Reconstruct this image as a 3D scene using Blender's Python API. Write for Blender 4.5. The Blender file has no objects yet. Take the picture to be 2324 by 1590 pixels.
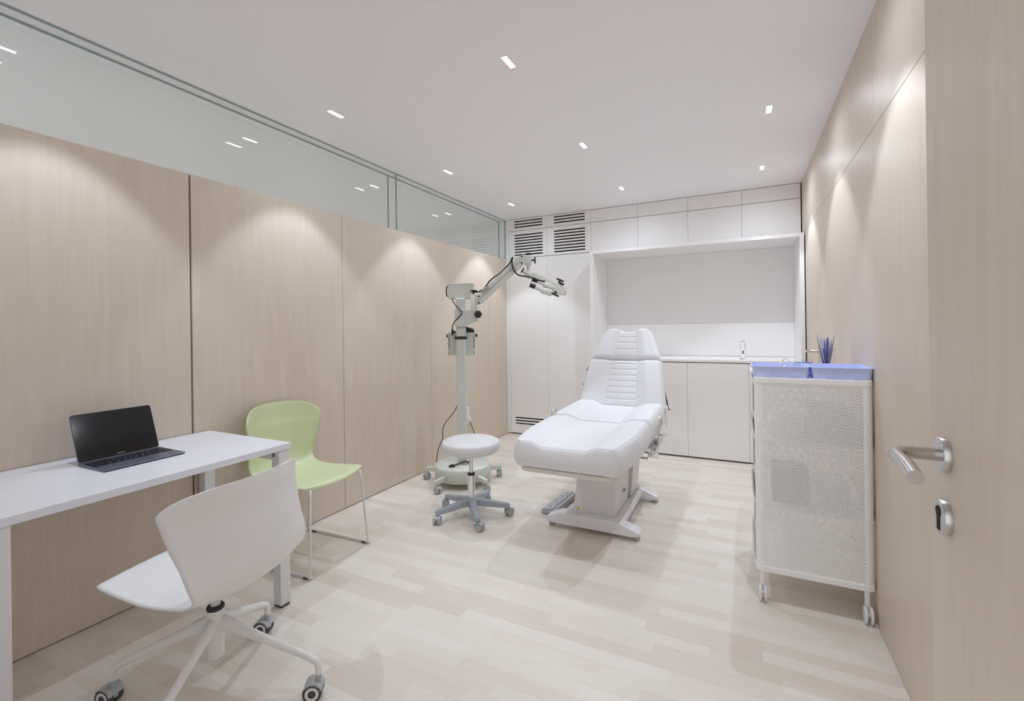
import bpy, bmesh, math, random
from mathutils import Vector, Matrix
random.seed(7)
SC = bpy.context.scene
COL = SC.collection
PI = math.pi
R = math.radians
# ------------------------------------------------------------------ camera
cd = bpy.data.cameras.new('camera'); cam = bpy.data.objects.new('camera', cd); COL.objects.link(cam)
F_PX, CY = 1048.14, 741.6
cd.sensor_fit = 'HORIZONTAL'; cd.sensor_width = 36.0
cd.lens = F_PX / 2324 * 36.0
cd.shift_x = 0.0
cd.shift_y = (CY - 795.0) / 2324
cd.clip_start = 0.02; cd.clip_end = 60
yaw, roll = -0.46378, -0.01369
rt = Vector((math.cos(yaw), -math.sin(yaw), 0)); fw = Vector((math.sin(yaw), math.cos(yaw), 0)); up = Vector((0, 0, 1))
r2 = rt * math.cos(roll) + up * math.sin(roll); u2 = up * math.cos(roll) - rt * math.sin(roll)
m = Matrix((r2, u2, -fw)).transposed().to_4x4(); m.translation = (0, 0, 1.28)
cam.matrix_world = m
SC.camera = cam
# ------------------------------------------------------------------ world, exposure
WORLD = 1.25
w = bpy.data.worlds.new('world'); SC.world = w; w.use_nodes = True
w.node_tree.nodes['Background'].inputs[0].default_value = (0.93, 0.96, 1.0, 1)
w.node_tree.nodes['Background'].inputs[1].default_value = WORLD
SC.view_settings.view_transform = 'Standard'; SC.view_settings.look = 'None'
SC.view_settings.gamma = 1.0; SC.view_settings.exposure = -0.05
SC.view_settings.use_curve_mapping = False
SC.cycles.max_bounces = 16; SC.cycles.diffuse_bounces = 14; SC.cycles.transparent_max_bounces = 16
# ------------------------------------------------------------------ room numbers
XL, XR, YB, YN, ZC = -2.552, 0.493, 4.96, 4.726, 2.563
ZP, ZS = 2.094, 2.084
LAMP_X = (-2.155, -1.0, 0.155)
LAMP_Y = (0.83, 2.0, 3.17, 4.33)
SPOT_W = 12.0     # beam of each ceiling spot
FILL_W = 7.8     # light added at each spot to lift the ambient, as a wide spill
LAMP_COL = (0.80, 0.892, 1.0)
CX0 = -4.75       # far wall of the corridor beyond the glass
# ------------------------------------------------------------------ materials
def mat(name, col, rough=0.5, metal=0.0, spec=0.5, emit=None, es=0.0, trans=0.0, coat=0.0, ior=1.5, sub=0.0, bump=None):
    mm = bpy.data.materials.new(name); mm.use_nodes = True
    b = mm.node_tree.nodes['Principled BSDF']
    b.inputs['Base Color'].default_value = (*col, 1); b.inputs['Roughness'].default_value = rough
    b.inputs['Metallic'].default_value = metal; b.inputs['Specular IOR Level'].default_value = spec
    b.inputs['Transmission Weight'].default_value = trans; b.inputs['Coat Weight'].default_value = coat
    b.inputs['IOR'].default_value = ior
    if sub: b.inputs['Subsurface Weight'].default_value = sub; b.inputs['Subsurface Scale'].default_value = 0.02
    if emit: b.inputs['Emission Color'].default_value = (*emit, 1); b.inputs['Emission Strength'].default_value = es
    nt = mm.node_tree
    # faint procedural roughness variation so that no surface is perfectly uniform
    tc = nt.nodes.new('ShaderNodeTexCoord'); nz = nt.nodes.new('ShaderNodeTexNoise'); nz.inputs['Scale'].default_value = 9
    mr = nt.nodes.new('ShaderNodeMapRange'); mr.inputs[3].default_value = max(rough - .03, 0); mr.inputs[4].default_value = min(rough + .03, 1)
    nt.links.new(tc.outputs['Object'], nz.inputs['Vector']); nt.links.new(nz.outputs['Fac'], mr.inputs[0]); nt.links.new(mr.outputs[0], b.inputs['Roughness'])
    if bump:
        n2 = nt.nodes.new('ShaderNodeTexNoise'); n2.inputs['Scale'].default_value = bump[0]
        bp = nt.nodes.new('ShaderNodeBump'); bp.inputs['Strength'].default_value = bump[1]; bp.inputs['Distance'].default_value = .001
        nt.links.new(tc.outputs['Object'], n2.inputs['Vector']); nt.links.new(n2.outputs['Fac'], bp.inputs['Height']); nt.links.new(bp.outputs[0], b.inputs['Normal'])
    return mm
def ramp(nt, fac, stops):
    r = nt.nodes.new('ShaderNodeValToRGB'); e = r.color_ramp.elements
    e[0].position, e[0].color = stops[0][0], (*stops[0][1], 1)
    e[1].position, e[1].color = stops[-1][0], (*stops[-1][1], 1)
    for p, c in stops[1:-1]:
        n = e.new(p); n.color = (*c, 1)
    nt.links.new(fac, r.inputs[0]); return r.outputs[0]
def maple(name, a, b, seed=0.0, rough=0.42):
    mm = bpy.data.materials.new(name); mm.use_nodes = True; nt = mm.node_tree; N = nt.nodes.new; Lk = nt.links.new
    bs = nt.nodes['Principled BSDF']; bs.inputs['Roughness'].default_value = rough; bs.inputs['Specular IOR Level'].default_value = 0.35
    tc = N('ShaderNodeTexCoord'); mp = N('ShaderNodeMapping'); mp.inputs['Scale'].default_value = (1, 1, .05); mp.inputs['Location'].default_value = (seed, seed, seed)
    Lk(tc.outputs['Object'], mp.inputs['Vector'])
    n1 = N('ShaderNodeTexNoise'); n1.inputs['Scale'].default_value = 55; n1.inputs['Detail'].default_value = 6; n1.inputs['Roughness'].default_value = .7
    Lk(mp.outputs[0], n1.inputs['Vector'])
    m2 = N('ShaderNodeMapping'); m2.inputs['Scale'].default_value = (2.2, 2.2, .35); m2.inputs['Location'].default_value = (seed * 3, 1 + seed, seed)
    Lk(tc.outputs['Object'], m2.inputs['Vector'])
    n2 = N('ShaderNodeTexNoise'); n2.inputs['Scale'].default_value = 1.0; n2.inputs['Detail'].default_value = 2
    Lk(m2.outputs[0], n2.inputs['Vector'])
    # cathedral figure: contour lines of a smooth vertical noise
    mu = N('ShaderNodeMath'); mu.operation = 'MULTIPLY'; mu.inputs[1].default_value = 14; Lk(n2.outputs['Fac'], mu.inputs[0])
    fr = N('ShaderNodeMath'); fr.operation = 'PINGPONG'; fr.inputs[1].default_value = .5; Lk(mu.outputs[0], fr.inputs[0])
    ad = N('ShaderNodeMath'); ad.operation = 'MULTIPLY_ADD'; ad.inputs[1].default_value = .22; Lk(fr.outputs[0], ad.inputs[0]); Lk(n1.outputs['Fac'], ad.inputs[2])
    a3 = N('ShaderNodeMath'); a3.operation = 'MULTIPLY_ADD'; a3.inputs[1].default_value = .5; Lk(n2.outputs['Fac'], a3.inputs[0]); Lk(ad.outputs[0], a3.inputs[2])
    c = ramp(nt, a3.outputs[0], [(.45, a), (1.15 if False else 1.0, b)])
    Lk(c, bs.inputs['Base Color'])
    return mm
def floor_mat():
    mm = bpy.data.materials.new('maple_strip_floor'); mm.use_nodes = True; nt = mm.node_tree; N = nt.nodes.new; Lk = nt.links.new
    bs = nt.nodes['Principled BSDF']; bs.inputs['Roughness'].default_value = .4; bs.inputs['Specular IOR Level'].default_value = .4
    tc = N('ShaderNodeTexCoord'); sp = N('ShaderNodeSeparateXYZ'); Lk(tc.outputs['Object'], sp.inputs[0])
    def M(op, a, b=None, c=None):
        n = N('ShaderNodeMath'); n.operation = op
        for i, v in enumerate((a, b, c)):
            if v is None: continue
            if isinstance(v, (int, float)): n.inputs[i].default_value = v
            else: Lk(v, n.inputs[i])
        return n.outputs[0]
    yv = M('DIVIDE', sp.outputs['Y'], 0.066); row = M('FLOOR', yv); fy = M('FRACT', yv)
    wn = N('ShaderNodeTexWhiteNoise'); wn.noise_dimensions = '1D'; Lk(row, wn.inputs['W'])
    xv = M('DIVIDE', sp.outputs['X'], 0.44); xo = M('ADD', xv, M('MULTIPLY', wn.outputs['Value'], 9.0)); colm = M('FLOOR', xo); fx = M('FRACT', xo)
    cb = N('ShaderNodeCombineXYZ'); Lk(row, cb.inputs[0]); Lk(colm, cb.inputs[1])
    w2 = N('ShaderNodeTexWhiteNoise'); w2.noise_dimensions = '2D'; Lk(cb.outputs[0], w2.inputs['Vector'])
    mp = N('ShaderNodeMapping'); mp.inputs['Scale'].default_value = (1.2, 26, 1); Lk(tc.outputs['Object'], mp.inputs['Vector'])
    ofs = N('ShaderNodeVectorMath'); ofs.operation = 'MULTIPLY_ADD'; ofs.inputs[1].default_value = (7, 7, 0); Lk(w2.outputs['Color'], ofs.inputs[0]); Lk(mp.outputs[0], ofs.inputs[2])
    n1 = N('ShaderNodeTexNoise'); n1.inputs['Scale'].default_value = 2.2; n1.inputs['Detail'].default_value = 6; Lk(ofs.outputs[0], n1.inputs['Vector'])
    m2 = N('ShaderNodeMapping'); m2.inputs['Scale'].default_value = (1.1, 6.5, 1); Lk(tc.outputs['Object'], m2.inputs['Vector'])
    o2 = N('ShaderNodeVectorMath'); o2.operation = 'MULTIPLY_ADD'; o2.inputs[1].default_value = (5, 5, 0); Lk(w2.outputs['Color'], o2.inputs[0]); Lk(m2.outputs[0], o2.inputs[2])
    n2 = N('ShaderNodeTexNoise'); n2.inputs['Scale'].default_value = 1.3; n2.inputs['Detail'].default_value = 1; Lk(o2.outputs[0], n2.inputs['Vector'])
    fig = M('PINGPONG', M('MULTIPLY', n2.outputs['Fac'], 16), .5)
    f = M('ADD', M('ADD', M('MULTIPLY', w2.outputs['Value'], .62), M('MULTIPLY', n1.outputs['Fac'], .32)), M('MULTIPLY', fig, .16))
    c = ramp(nt, f, [(.12, FLOOR_C[0]), (.45, FLOOR_C[1]), (.7, FLOOR_C[2]), (.98, FLOOR_C[3])])
    # joints between strips, stronger every third strip (board edge)
    j1 = M('LESS_THAN', fy, .022); third = M('LESS_THAN', M('FRACT', M('DIVIDE', M('ADD', row, .5), 3)), .33)
    j = M('MAXIMUM', M('MULTIPLY', j1, M('MULTIPLY_ADD', third, .1, .06)), M('MULTIPLY', M('LESS_THAN', fx, .004), .10))
    mx = N('ShaderNodeMix'); mx.data_type = 'RGBA'; Lk(j, mx.inputs[0]); Lk(c, mx.inputs[6]); mx.inputs[7].default_value = (.22, .15, .10, 1)
    Lk(mx.outputs[2], bs.inputs['Base Color'])
    return mm
def glass_sheet(name, tint, ior=1.52, rough=0.0):
    mm = bpy.data.materials.new(name); mm.use_nodes = True; nt = mm.node_tree; N = nt.nodes.new
    nt.nodes.remove(nt.nodes['Principled BSDF'])
    out = nt.nodes['Material Output']; tr = N('ShaderNodeBsdfTransparent'); tr.inputs[0].default_value = (*tint, 1)
    gl = N('ShaderNodeBsdfGlossy'); gl.inputs['Roughness'].default_value = rough
    fr = N('ShaderNodeFresnel'); fr.inputs[0].default_value = ior; mx = N('ShaderNodeMixShader')
    geo = N('ShaderNodeNewGeometry'); inv = N('ShaderNodeMath'); inv.operation = 'SUBTRACT'; inv.inputs[0].default_value = 1
    nt.links.new(geo.outputs['Backfacing'], inv.inputs[1])
    mu = N('ShaderNodeMath'); mu.operation = 'MULTIPLY'; nt.links.new(fr.outputs[0], mu.inputs[0]); nt.links.new(inv.outputs[0], mu.inputs[1])
    nt.links.new(mu.outputs[0], mx.inputs[0]); nt.links.new(tr.outputs[0], mx.inputs[1]); nt.links.new(gl.outputs[0], mx.inputs[2])
    nt.links.new(mx.outputs[0], out.inputs[0]); return mm

WOOD_A, WOOD_B = (.63, .53, .435), (.70, .61, .52)
FLOOR_C = [(.785, .74, .68), (.76, .705, .64), (.72, .655, .585), (.66, .58, .51)]
M = {}
M['wood'] = maple('maple_veneer', WOOD_A, WOOD_B)
M['wood_r'] = maple('maple_veneer_right', WOOD_A, WOOD_B, 2.3)
M['floor'] = floor_mat()
M['paint'] = mat('ceiling_paint', (.925, .915, .945), .45, spec=.4)
M['wallpaint'] = mat('wall_paint', (.90, .90, .90), .6)
M['lacquer'] = mat('white_lacquer', (.89, .88, .88), .38, spec=.5)
M['groove'] = mat('shadow_gap', (.13, .105, .09), .8)
M['black'] = mat('vent_interior', (.012, .011, .01), .8)
M['glass'] = glass_sheet('clear_glass', (.975, .99, .985), 1.6)
M['glass_edge'] = mat('glass_edge', (.30, .38, .36), .25)
M['white'] = mat('white_plastic', (.82, .82, .83), .32)
M['desk'] = mat('white_melamine', (.775, .79, .85), .38)
M['deskmetal'] = mat('white_powder_coat', (.76, .77, .79), .4)
M['leather'] = mat('white_leatherette', (.77, .772, .80), .38, spec=.5, bump=(260, .12))
M['piping'] = mat('grey_white_piping', (.74, .75, .80), .5)
M['bedplastic'] = mat('white_bed_shroud', (.74, .735, .75), .4)
M['bedbase'] = mat('white_bed_base', (.82, .82, .87), .3)
M['board'] = mat('cream_board', (.72, .70, .66), .45)
M['chrome'] = mat('chrome', (.80, .80, .81), .12, metal=1)
M['steel'] = mat('brushed_steel', (.60, .58, .56), .28, metal=1)
M['greyplastic'] = mat('blue_grey_plastic', (.36, .40, .46), .4)
M['castorgrey'] = mat('castor_grey', (.44, .46, .48), .4)
M['scope'] = mat('pale_grey_green_enamel', (.64, .66, .61), .42)
M['scopelight'] = mat('ivory_enamel', (.70, .70, .66), .35)
M['blackplastic'] = mat('black_plastic', (.018, .018, .022), .35)
M['rubber'] = mat('dark_rubber', (.06, .07, .085), .6)
M['green'] = mat('pale_green_plastic', (.64, .71, .45), .35)
M['screen'] = mat('black_screen', (.006, .006, .008), .12)
M['alu'] = mat('space_grey_aluminium', (.17, .19, .25), .38, metal=.55)
M['key'] = mat('black_key', (.006, .007, .015), .45)
M['legend'] = mat('key_legend', (.5, .52, .6), .5)
M['tray'] = mat('lavender_plastic', (.60, .665, .97), .3)
M['blue'] = mat('deep_blue', (.10, .13, .52), .3)
M['jarglass'] = glass_sheet('jar_glass', (.975, .98, .985), 1.45)
M['cream'] = mat('cream_bottle', (.72, .66, .58), .4)
M['cart'] = mat('cart_white_steel', (.94, .94, .94), .36)
M['lampw'] = mat('lamp_trim', (.80, .80, .80), .5)
M['led'] = mat('led_cell', (1, 1, 1), .5, emit=(1, .99, .98), es=16)
M['yellow'] = mat('warning_yellow', (.75, .68, .12), .5)
M['dark'] = mat('lettering_dark', (.10, .10, .10), .5)
M['pedal'] = mat('pedal_grey', (.50, .51, .55), .4)
M['bristle'] = mat('grey_metal_rod', (.25, .23, .24), .35, metal=.7)
# ------------------------------------------------------------------ mesh builder
class MB:
    def __init__(s): s.v = []; s.f = []; s.sm = []
    def add(s, vs, fs, smooth=False, T=None):
        o = len(s.v)
        s.v += [tuple(T @ Vector(p)) for p in vs] if T else [tuple(p) for p in vs]
        s.f += [tuple(i + o for i in f) for f in fs]; s.sm += [smooth] * len(fs); return s
    def box(s, x0, x1, y0, y1, z0, z1, T=None, bev=0, seg=2):
        if bev > 0:
            bm = bmesh.new(); bmesh.ops.create_cube(bm, size=1)
            for v in bm.verts: v.co = Vector(((x0 + x1) / 2 + v.co.x * (x1 - x0), (y0 + y1) / 2 + v.co.y * (y1 - y0), (z0 + z1) / 2 + v.co.z * (z1 - z0)))
            bmesh.ops.bevel(bm, geom=bm.edges[:], offset=bev, segments=seg, profile=.5, affect='EDGES')
            bm.verts.index_update(); s.add([v.co[:] for v in bm.verts], [[v.index for v in f.verts] for f in bm.faces], False, T); bm.free(); return s
        vs = [(x, y, z) for z in (z0, z1) for y in (y0, y1) for x in (x0, x1)]
        s.add(vs, [(0, 2, 3, 1), (4, 5, 7, 6), (0, 1, 5, 4), (2, 6, 7, 3), (0, 4, 6, 2), (1, 3, 7, 5)], False, T); return s
    def prism(s, pts, y0, y1, T=None, axis='y', bev=0):
        """polygon pts (a,b) extruded along axis ('y': a=x,b=z ; 'z': a=x,b=y ; 'x': a=y,b=z)"""
        n = len(pts); mk = {'y': lambda a, b, c: (a, c, b), 'z': lambda a, b, c: (a, b, c), 'x': lambda a, b, c: (c, a, b)}[axis]
        vs = [mk(a, b, y0) for a, b in pts] + [mk(a, b, y1) for a, b in pts]
        fs = [tuple(range(n)), tuple(range(2 * n - 1, n - 1, -1))] + [(i, i + n, (i + 1) % n + n, (i + 1) % n) for i in range(n)]
        bm = bmesh.new(); bv = [bm.verts.new(p) for p in vs]
        for f in fs: bm.faces.new([bv[i] for i in f])
        bmesh.ops.recalc_face_normals(bm, faces=bm.faces[:])
        if bev: bmesh.ops.bevel(bm, geom=bm.edges[:], offset=bev, segments=2, profile=.5, affect='EDGES')
        bm.verts.index_update(); s.add([v.co[:] for v in bm.verts], [[v.index for v in f.verts] for f in bm.faces], False, T); bm.free(); return s
    def lathe(s, prof, n=32, T=None, cap=True):
        """prof: (r,z) from bottom to top about z"""
        vs, fs = [], []
        for r, z in prof:
            for i in range(n): a = 2 * PI * i / n; vs.append((r * math.cos(a), r * math.sin(a), z))
        for j in range(len(prof) - 1):
            for i in range(n): k = (i + 1) % n; fs.append((j * n + i, j * n + k, (j + 1) * n + k, (j + 1) * n + i))
        s.add(vs, fs, True, T)
        if cap:
            m_ = len(prof) - 1
            s.add([vs[i] for i in range(n)], [tuple(range(n - 1, -1, -1))], False, T)
            s.add([vs[m_ * n + i] for i in range(n)], [tuple(range(n))], False, T)
        return s
    def cyl(s, p0, p1, r, r1=None, n=24, bev=0):
        p0, p1 = Vector(p0), Vector(p1); d = p1 - p0; L = d.length
        T = Matrix.Translation(p0) @ d.to_track_quat('Z', 'Y').to_matrix().to_4x4(); r1 = r if r1 is None else r1
        if bev: prof = [(r - bev, 0), (r - bev * .3, bev * .3), (r, bev), (r1, L - bev), (r1 - bev * .3, L - bev * .3), (r1 - bev, L)]
        else: prof = [(r, 0), (r1, L)]
        return s.lathe(prof, n, T)
    def tube(s, pts, r, n=12, cap=True, smooth=0, rz=None):
        """swept tube; r number or list; rz optional vertical/other radius for an oval section"""
        P = [Vector(p) for p in pts]; rr = r if isinstance(r, (list, tuple)) else [r] * len(P)
        if smooth: P, rr = spline(P, rr, smooth)
        vs, fs = [], []; prev = None
        for i, p in enumerate(P):
            t = (P[min(i + 1, len(P) - 1)] - P[max(i - 1, 0)]).normalized()
            if prev is None:
                a = Vector((0, 0, 1)) if abs(t.z) < .9 else Vector((1, 0, 0)); u = t.cross(a).normalized()
            else: u = (prev - t * prev.dot(t)).normalized()
            prev = u; v = t.cross(u)
            q = rr[i] if not isinstance(rr[i], tuple) else None
            for k in range(n):
                an = 2 * PI * k / n
                ra, rb = (q, q if rz is None else q * rz) if q is not None else rr[i]
                vs.append(p + u * math.cos(an) * ra + v * math.sin(an) * rb)
        for j in range(len(P) - 1):
            for k in range(n): kk = (k + 1) % n; fs.append((j * n + k, j * n + kk, (j + 1) * n + kk, (j + 1) * n + k))
        s.add(vs, fs, True)
        if cap: s.add(vs[:n], [tuple(range(n - 1, -1, -1))]); s.add(vs[-n:], [tuple(range(n))])
        return s
    def sphere(s, c, r, n=20, sc=(1, 1, 1)):
        prof = [(max(r * math.cos(a), 1e-4), r * math.sin(a)) for a in [(-PI / 2 + PI * i / n) for i in range(n + 1)]]
        return s.lathe(prof, n + 4, Matrix.Translation(c) @ Matrix.Diagonal((*sc, 1)), False)
    def build(s, name, m_, parent=None, loc=None):
        me = bpy.data.meshes.new(name); me.from_pydata([tuple(v) for v in s.v], [], s.f); me.update()
        me.polygons.foreach_set('use_smooth', s.sm); me.materials.append(m_)
        bm = bmesh.new(); bm.from_mesh(me); bmesh.ops.recalc_face_normals(bm, faces=bm.faces[:]) if not getattr(s, 'keep', False) else None
        bm.to_mesh(me); bm.free()
        o = bpy.data.objects.new(name, me); COL.objects.link(o)
        if parent: o.parent = parent
        if loc: o.location = loc
        return o
def spline(P, rr, k):
    out, ro = [], []
    for i in range(len(P) - 1):
        p0, p1, p2, p3 = P[max(i - 1, 0)], P[i], P[i + 1], P[min(i + 2, len(P) - 1)]
        for q in range(k):
            t = q / k
            out.append(.5 * ((2 * p1) + (p2 - p0) * t + (2 * p0 - 5 * p1 + 4 * p2 - p3) * t * t + (3 * p1 - p0 - 3 * p2 + p3) * t ** 3))
            a, b = rr[i], rr[i + 1]
            ro.append(tuple(x + (y - x) * t for x, y in zip(a, b)) if isinstance(a, tuple) else a + (b - a) * t)
    out.append(P[-1]); ro.append(rr[-1]); return out, ro
def tag(o, label=None, cat=None, group=None, kind=None):
    if label: o['label'] = label
    if cat: o['category'] = cat
    if group: o['group'] = group
    if kind: o['kind'] = kind
    return o
def thing(name, loc, rz, label, cat, group=None):
    o = bpy.data.objects.new(name, None); COL.objects.link(o); o.empty_display_size = .05
    o.location = loc; o.rotation_euler = (0, 0, rz); return tag(o, label, cat, group)
def struct(o, label, cat): return tag(o, label, cat, None, 'structure')
def dup(root, loc, label, rz=None):
    r = root.copy(); COL.objects.link(r); r.location = loc
    if rz is not None: r.rotation_euler = (0, 0, rz)
    r['label'] = label
    for ch in list(root.children):
        c = ch.copy(); COL.objects.link(c); c.parent = r
        for g in list(ch.children): d = g.copy(); COL.objects.link(d); d.parent = c
    return r
def boolcut(o, cutter):
    md = o.modifiers.new('b', 'BOOLEAN'); md.operation = 'DIFFERENCE'; md.object = cutter; md.solver = 'EXACT'
    bpy.context.view_layer.update(); dg = bpy.context.evaluated_depsgraph_get()
    me = bpy.data.meshes.new_from_object(o.evaluated_get(dg)); o.modifiers.clear(); o.data = me
    bpy.data.objects.remove(cutter, do_unlink=True)
def smooth_angle(o, deg=40):
    for p in o.data.polygons: p.use_smooth = True
    for e in o.data.edges: e.use_edge_sharp = False
    bm = bmesh.new(); bm.from_mesh(o.data)
    for e in bm.edges:
        if len(e.link_faces) == 2 and e.calc_face_angle(0) > R(deg): e.smooth = False
    bm.to_mesh(o.data); bm.free(); return o
def letter(txt, size, m_, parent, M4, name='lettering', ext=.0004):
    cu = bpy.data.curves.new(name, 'FONT'); cu.body = txt; cu.size = size; cu.extrude = ext; cu.align_x = 'CENTER'; cu.align_y = 'CENTER'
    t = bpy.data.objects.new(name, cu); COL.objects.link(t); bpy.context.view_layer.update()
    me = bpy.data.meshes.new_from_object(t.evaluated_get(bpy.context.evaluated_depsgraph_get())); bpy.data.objects.remove(t, do_unlink=True)
    me.materials.clear(); me.materials.append(m_); me.transform(M4)
    o = bpy.data.objects.new(name, me); COL.objects.link(o); o.parent = parent; return o
# ================================================================== ROOM SHELL
o = MB().box(CX0 - .1, XR + .15, -1.6, 5.6, -.1, 0).build('floor', M['floor']); struct(o, 'pale maple strip floor running under the whole room', 'floor')
o = MB().box(CX0 - .1, XR + .15, -1.6, 5.6, ZC, ZC + .12).build('ceiling', M['paint']); struct(o, 'smooth white plaster ceiling above the whole room', 'ceiling')
# left wall: backing + maple panels with shadow gaps
wl = MB().box(XL - .10, XL - .022, .08, YB, 0, ZP - .002).build('wall_left', M['groove']); struct(wl, 'maple panelled partition wall on the left under the glass', 'wall')
seams = [(.08, 0), (.37, .003), (1.396, .010), (2.409, .004), (3.44, .003), (4.517, .003), (YB, 0)]
for i in range(len(seams) - 1):
    a = seams[i][0] + seams[i][1] / 2; b = seams[i + 1][0] - seams[i + 1][1] / 2
    MB().box(XL - .022, XL, a, b, .006, ZP, bev=.0008, seg=1).build('wall_panel', M['wood'], wl)
MB().box(XL - .13, XL - .10, .08, YB, 0, ZP).build('back_lining', M['wallpaint'], wl)
# right wall
wr = MB().box(XR + .022, XR + .10, -1.6, YB + .5, 0, ZC).build('wall_right', M['groove']); struct(wr, 'maple panelled wall on the right behind the trolley', 'wall')
for a, b in ((-1.6, 2.39), (2.39, 3.88)):
    MB().box(XR, XR + .022, a + .0012, b - .0012, .004, ZS - .0015, bev=.0006, seg=1).build('wall_panel', M['wood_r'], wr)
for a, b in ((-1.6, 2.39), (2.39, 3.55), (3.55, YB)):
    MB().box(XR, XR + .022, a + .001, b - .001, ZS + .0015, ZC - .001, bev=.0006, seg=1).build('wall_panel', M['wood_r'], wr)
# flush far door in the right wall with lever
d2 = MB().box(XR, XR + .022, 3.8815, YB + .2, .004, ZS - .0015, bev=.0006, seg=1).build('door_2', M['wood_r']); struct(d2, 'flush maple door in the far right corner beside the cabinets', 'door')
def lever(parent, sgn, T, rose_r=.026):
    """lever on a face whose outward normal is local -x; sgn = direction of the grip along y"""
    a = MB()
    a.lathe([(.0, 0), (rose_r, 0), (rose_r, .0085), (rose_r - .0012, .010), (.0, .010)], 40, T @ Matrix.Rotation(-PI / 2, 4, 'Y'), False)
    ro = a.build('rose', M['steel'], parent); smooth_angle(ro)
    pts = [(-.008, 0, 0), (-.036, 0, 0), (-.052, sgn * .004, 0), (-.061, sgn * .013, 0), (-.066, sgn * .026, 0), (-.066, sgn * .08, -.001), (-.068, sgn * .124, -.006)]
    b = MB().tube([T @ Vector(p) for p in pts], .0098, 20)
    h = b.build('lever_handle', M['steel'], parent); smooth_angle(h)
lever(d2, 1, Matrix.Translation((XR, 3.945, 1.075)))
# back wall, front wall with doorway, corridor shell
o = MB().box(XL - .13, XR + .1, 5.35, 5.45, 0, ZC).build('wall_back', M['wallpaint']); struct(o, 'plain wall carrying the fitted white cabinets at the far end', 'wall')
wf = MB(); wf.box(XL - .13, -.60, -.04, .08, 0, ZC); wf.box(.315, XR + .02, -.04, .08, 0, ZC); wf.box(-.60, .315, -.04, .08, 2.12, ZC)
o = wf.build('wall_front', M['wallpaint']); struct(o, 'white wall with the open doorway on the near side', 'wall')
o = MB().box(CX0 - .1, CX0, -1.6, 5.6, 0, ZC).build('wall_corridor_side', M['wallpaint']); struct(o, 'plain corridor wall beyond the glass', 'wall')
o = MB().box(CX0, XL - .001, YB, YB + .1, 0, ZC).build('wall_corridor_end', M['wallpaint']); struct(o, 'plain end wall of the corridor beyond the glass', 'wall')
# clerestory glazing: two skins either side of a 8 cm cavity
win = MB(); win.keep = False
JY = 3.0
w1 = bpy.data.objects.new('window_1', None); COL.objects.link(w1); w1.location = (XL, 2.5, ZP); struct(w1, 'frameless clerestory glass strip above the left maple wall', 'window')
GX = (XL - .006, XL - .092)
def pane(x, a, b):
    MB().box(x - .004, x + .004, a - 2.5, b - 2.5, .0, ZC - ZP - .001).build('pane', M['glass'], w1, (-XL, 0, 0))
for x in GX:
    pane(x, .09, JY - .001); pane(x, JY + .001, YB - .004)
# thin edge channels that read as the dark green lines of the glazing
for x in GX:
    e = MB(); rr_ = .0035
    e.box(x - .006, x + .006, .09 - 2.5, YB - 2.5, ZC - ZP - .006, ZC - ZP)
    e.box(x - .006, x + .006, JY - .0025 - 2.5, JY + .0025 - 2.5, 0, ZC - ZP)
    e.box(x - .006, x + .006, YB - .006 - 2.5, YB - 2.5, 0, ZC - ZP)
    e.build('glass_joint', M['glass_edge'], w1, (-XL, 0, 0))
for c in w1.children: c.location = (-XL, 0, 0)
# ================================================================== FITTED CABINETS (far wall)
def slots(n, x0, x1, ztop, pitch, h, y0):
    c = MB()
    for i in range(n):
        z = ztop - h / 2 - i * pitch; pts = []
        for k in range(9): a = -PI / 2 + PI * k / 8; pts.append((x1 - h / 2 + h / 2 * math.cos(a), z + h / 2 * math.sin(a)))
        for k in range(9): a = PI / 2 + PI * k / 8; pts.append((x0 + h / 2 + h / 2 * math.cos(a), z + h / 2 * math.sin(a)))
        c.prism(pts, y0 - .02, y0 + .04)
    return c.build('cutter', M['black'])
def front(name, x0, x1, z0, z1, parent, y=YB, cut=None, g=.0010):
    px, py, pz = parent.location
    o = MB().box(x0 + g, x1 - g, y, y + .019, z0 + g, z1 - g, bev=.0006, seg=1).build(name, M['lacquer'])
    if cut:
        boolcut(o, cut); o.data.materials.clear(); o.data.materials.append(M['lacquer'])
        MB().box(x0 + .02 - px, x1 - .02 - px, y + .021 - py, y + .022 - py, z0 + .02 - pz, z1 - .02 - pz).build('slot_recess', M['black'], o)
    o.data.transform(Matrix.Translation((-px, -py, -pz))); o.parent = parent
    return o
def carcass(x0, x1, z0, z1, parent, y=YB):
    px, py, pz = parent.location
    MB().box(x0 + .001 - px, x1 - .001 - px, y + .024 - py, 5.34 - py, z0 - pz, z1 - pz).build('body', M['groove'], parent)
XQ = [-2.552, -2.505, -2.013, -1.4896, -.9812, -.4847, .0009, .4929]
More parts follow.
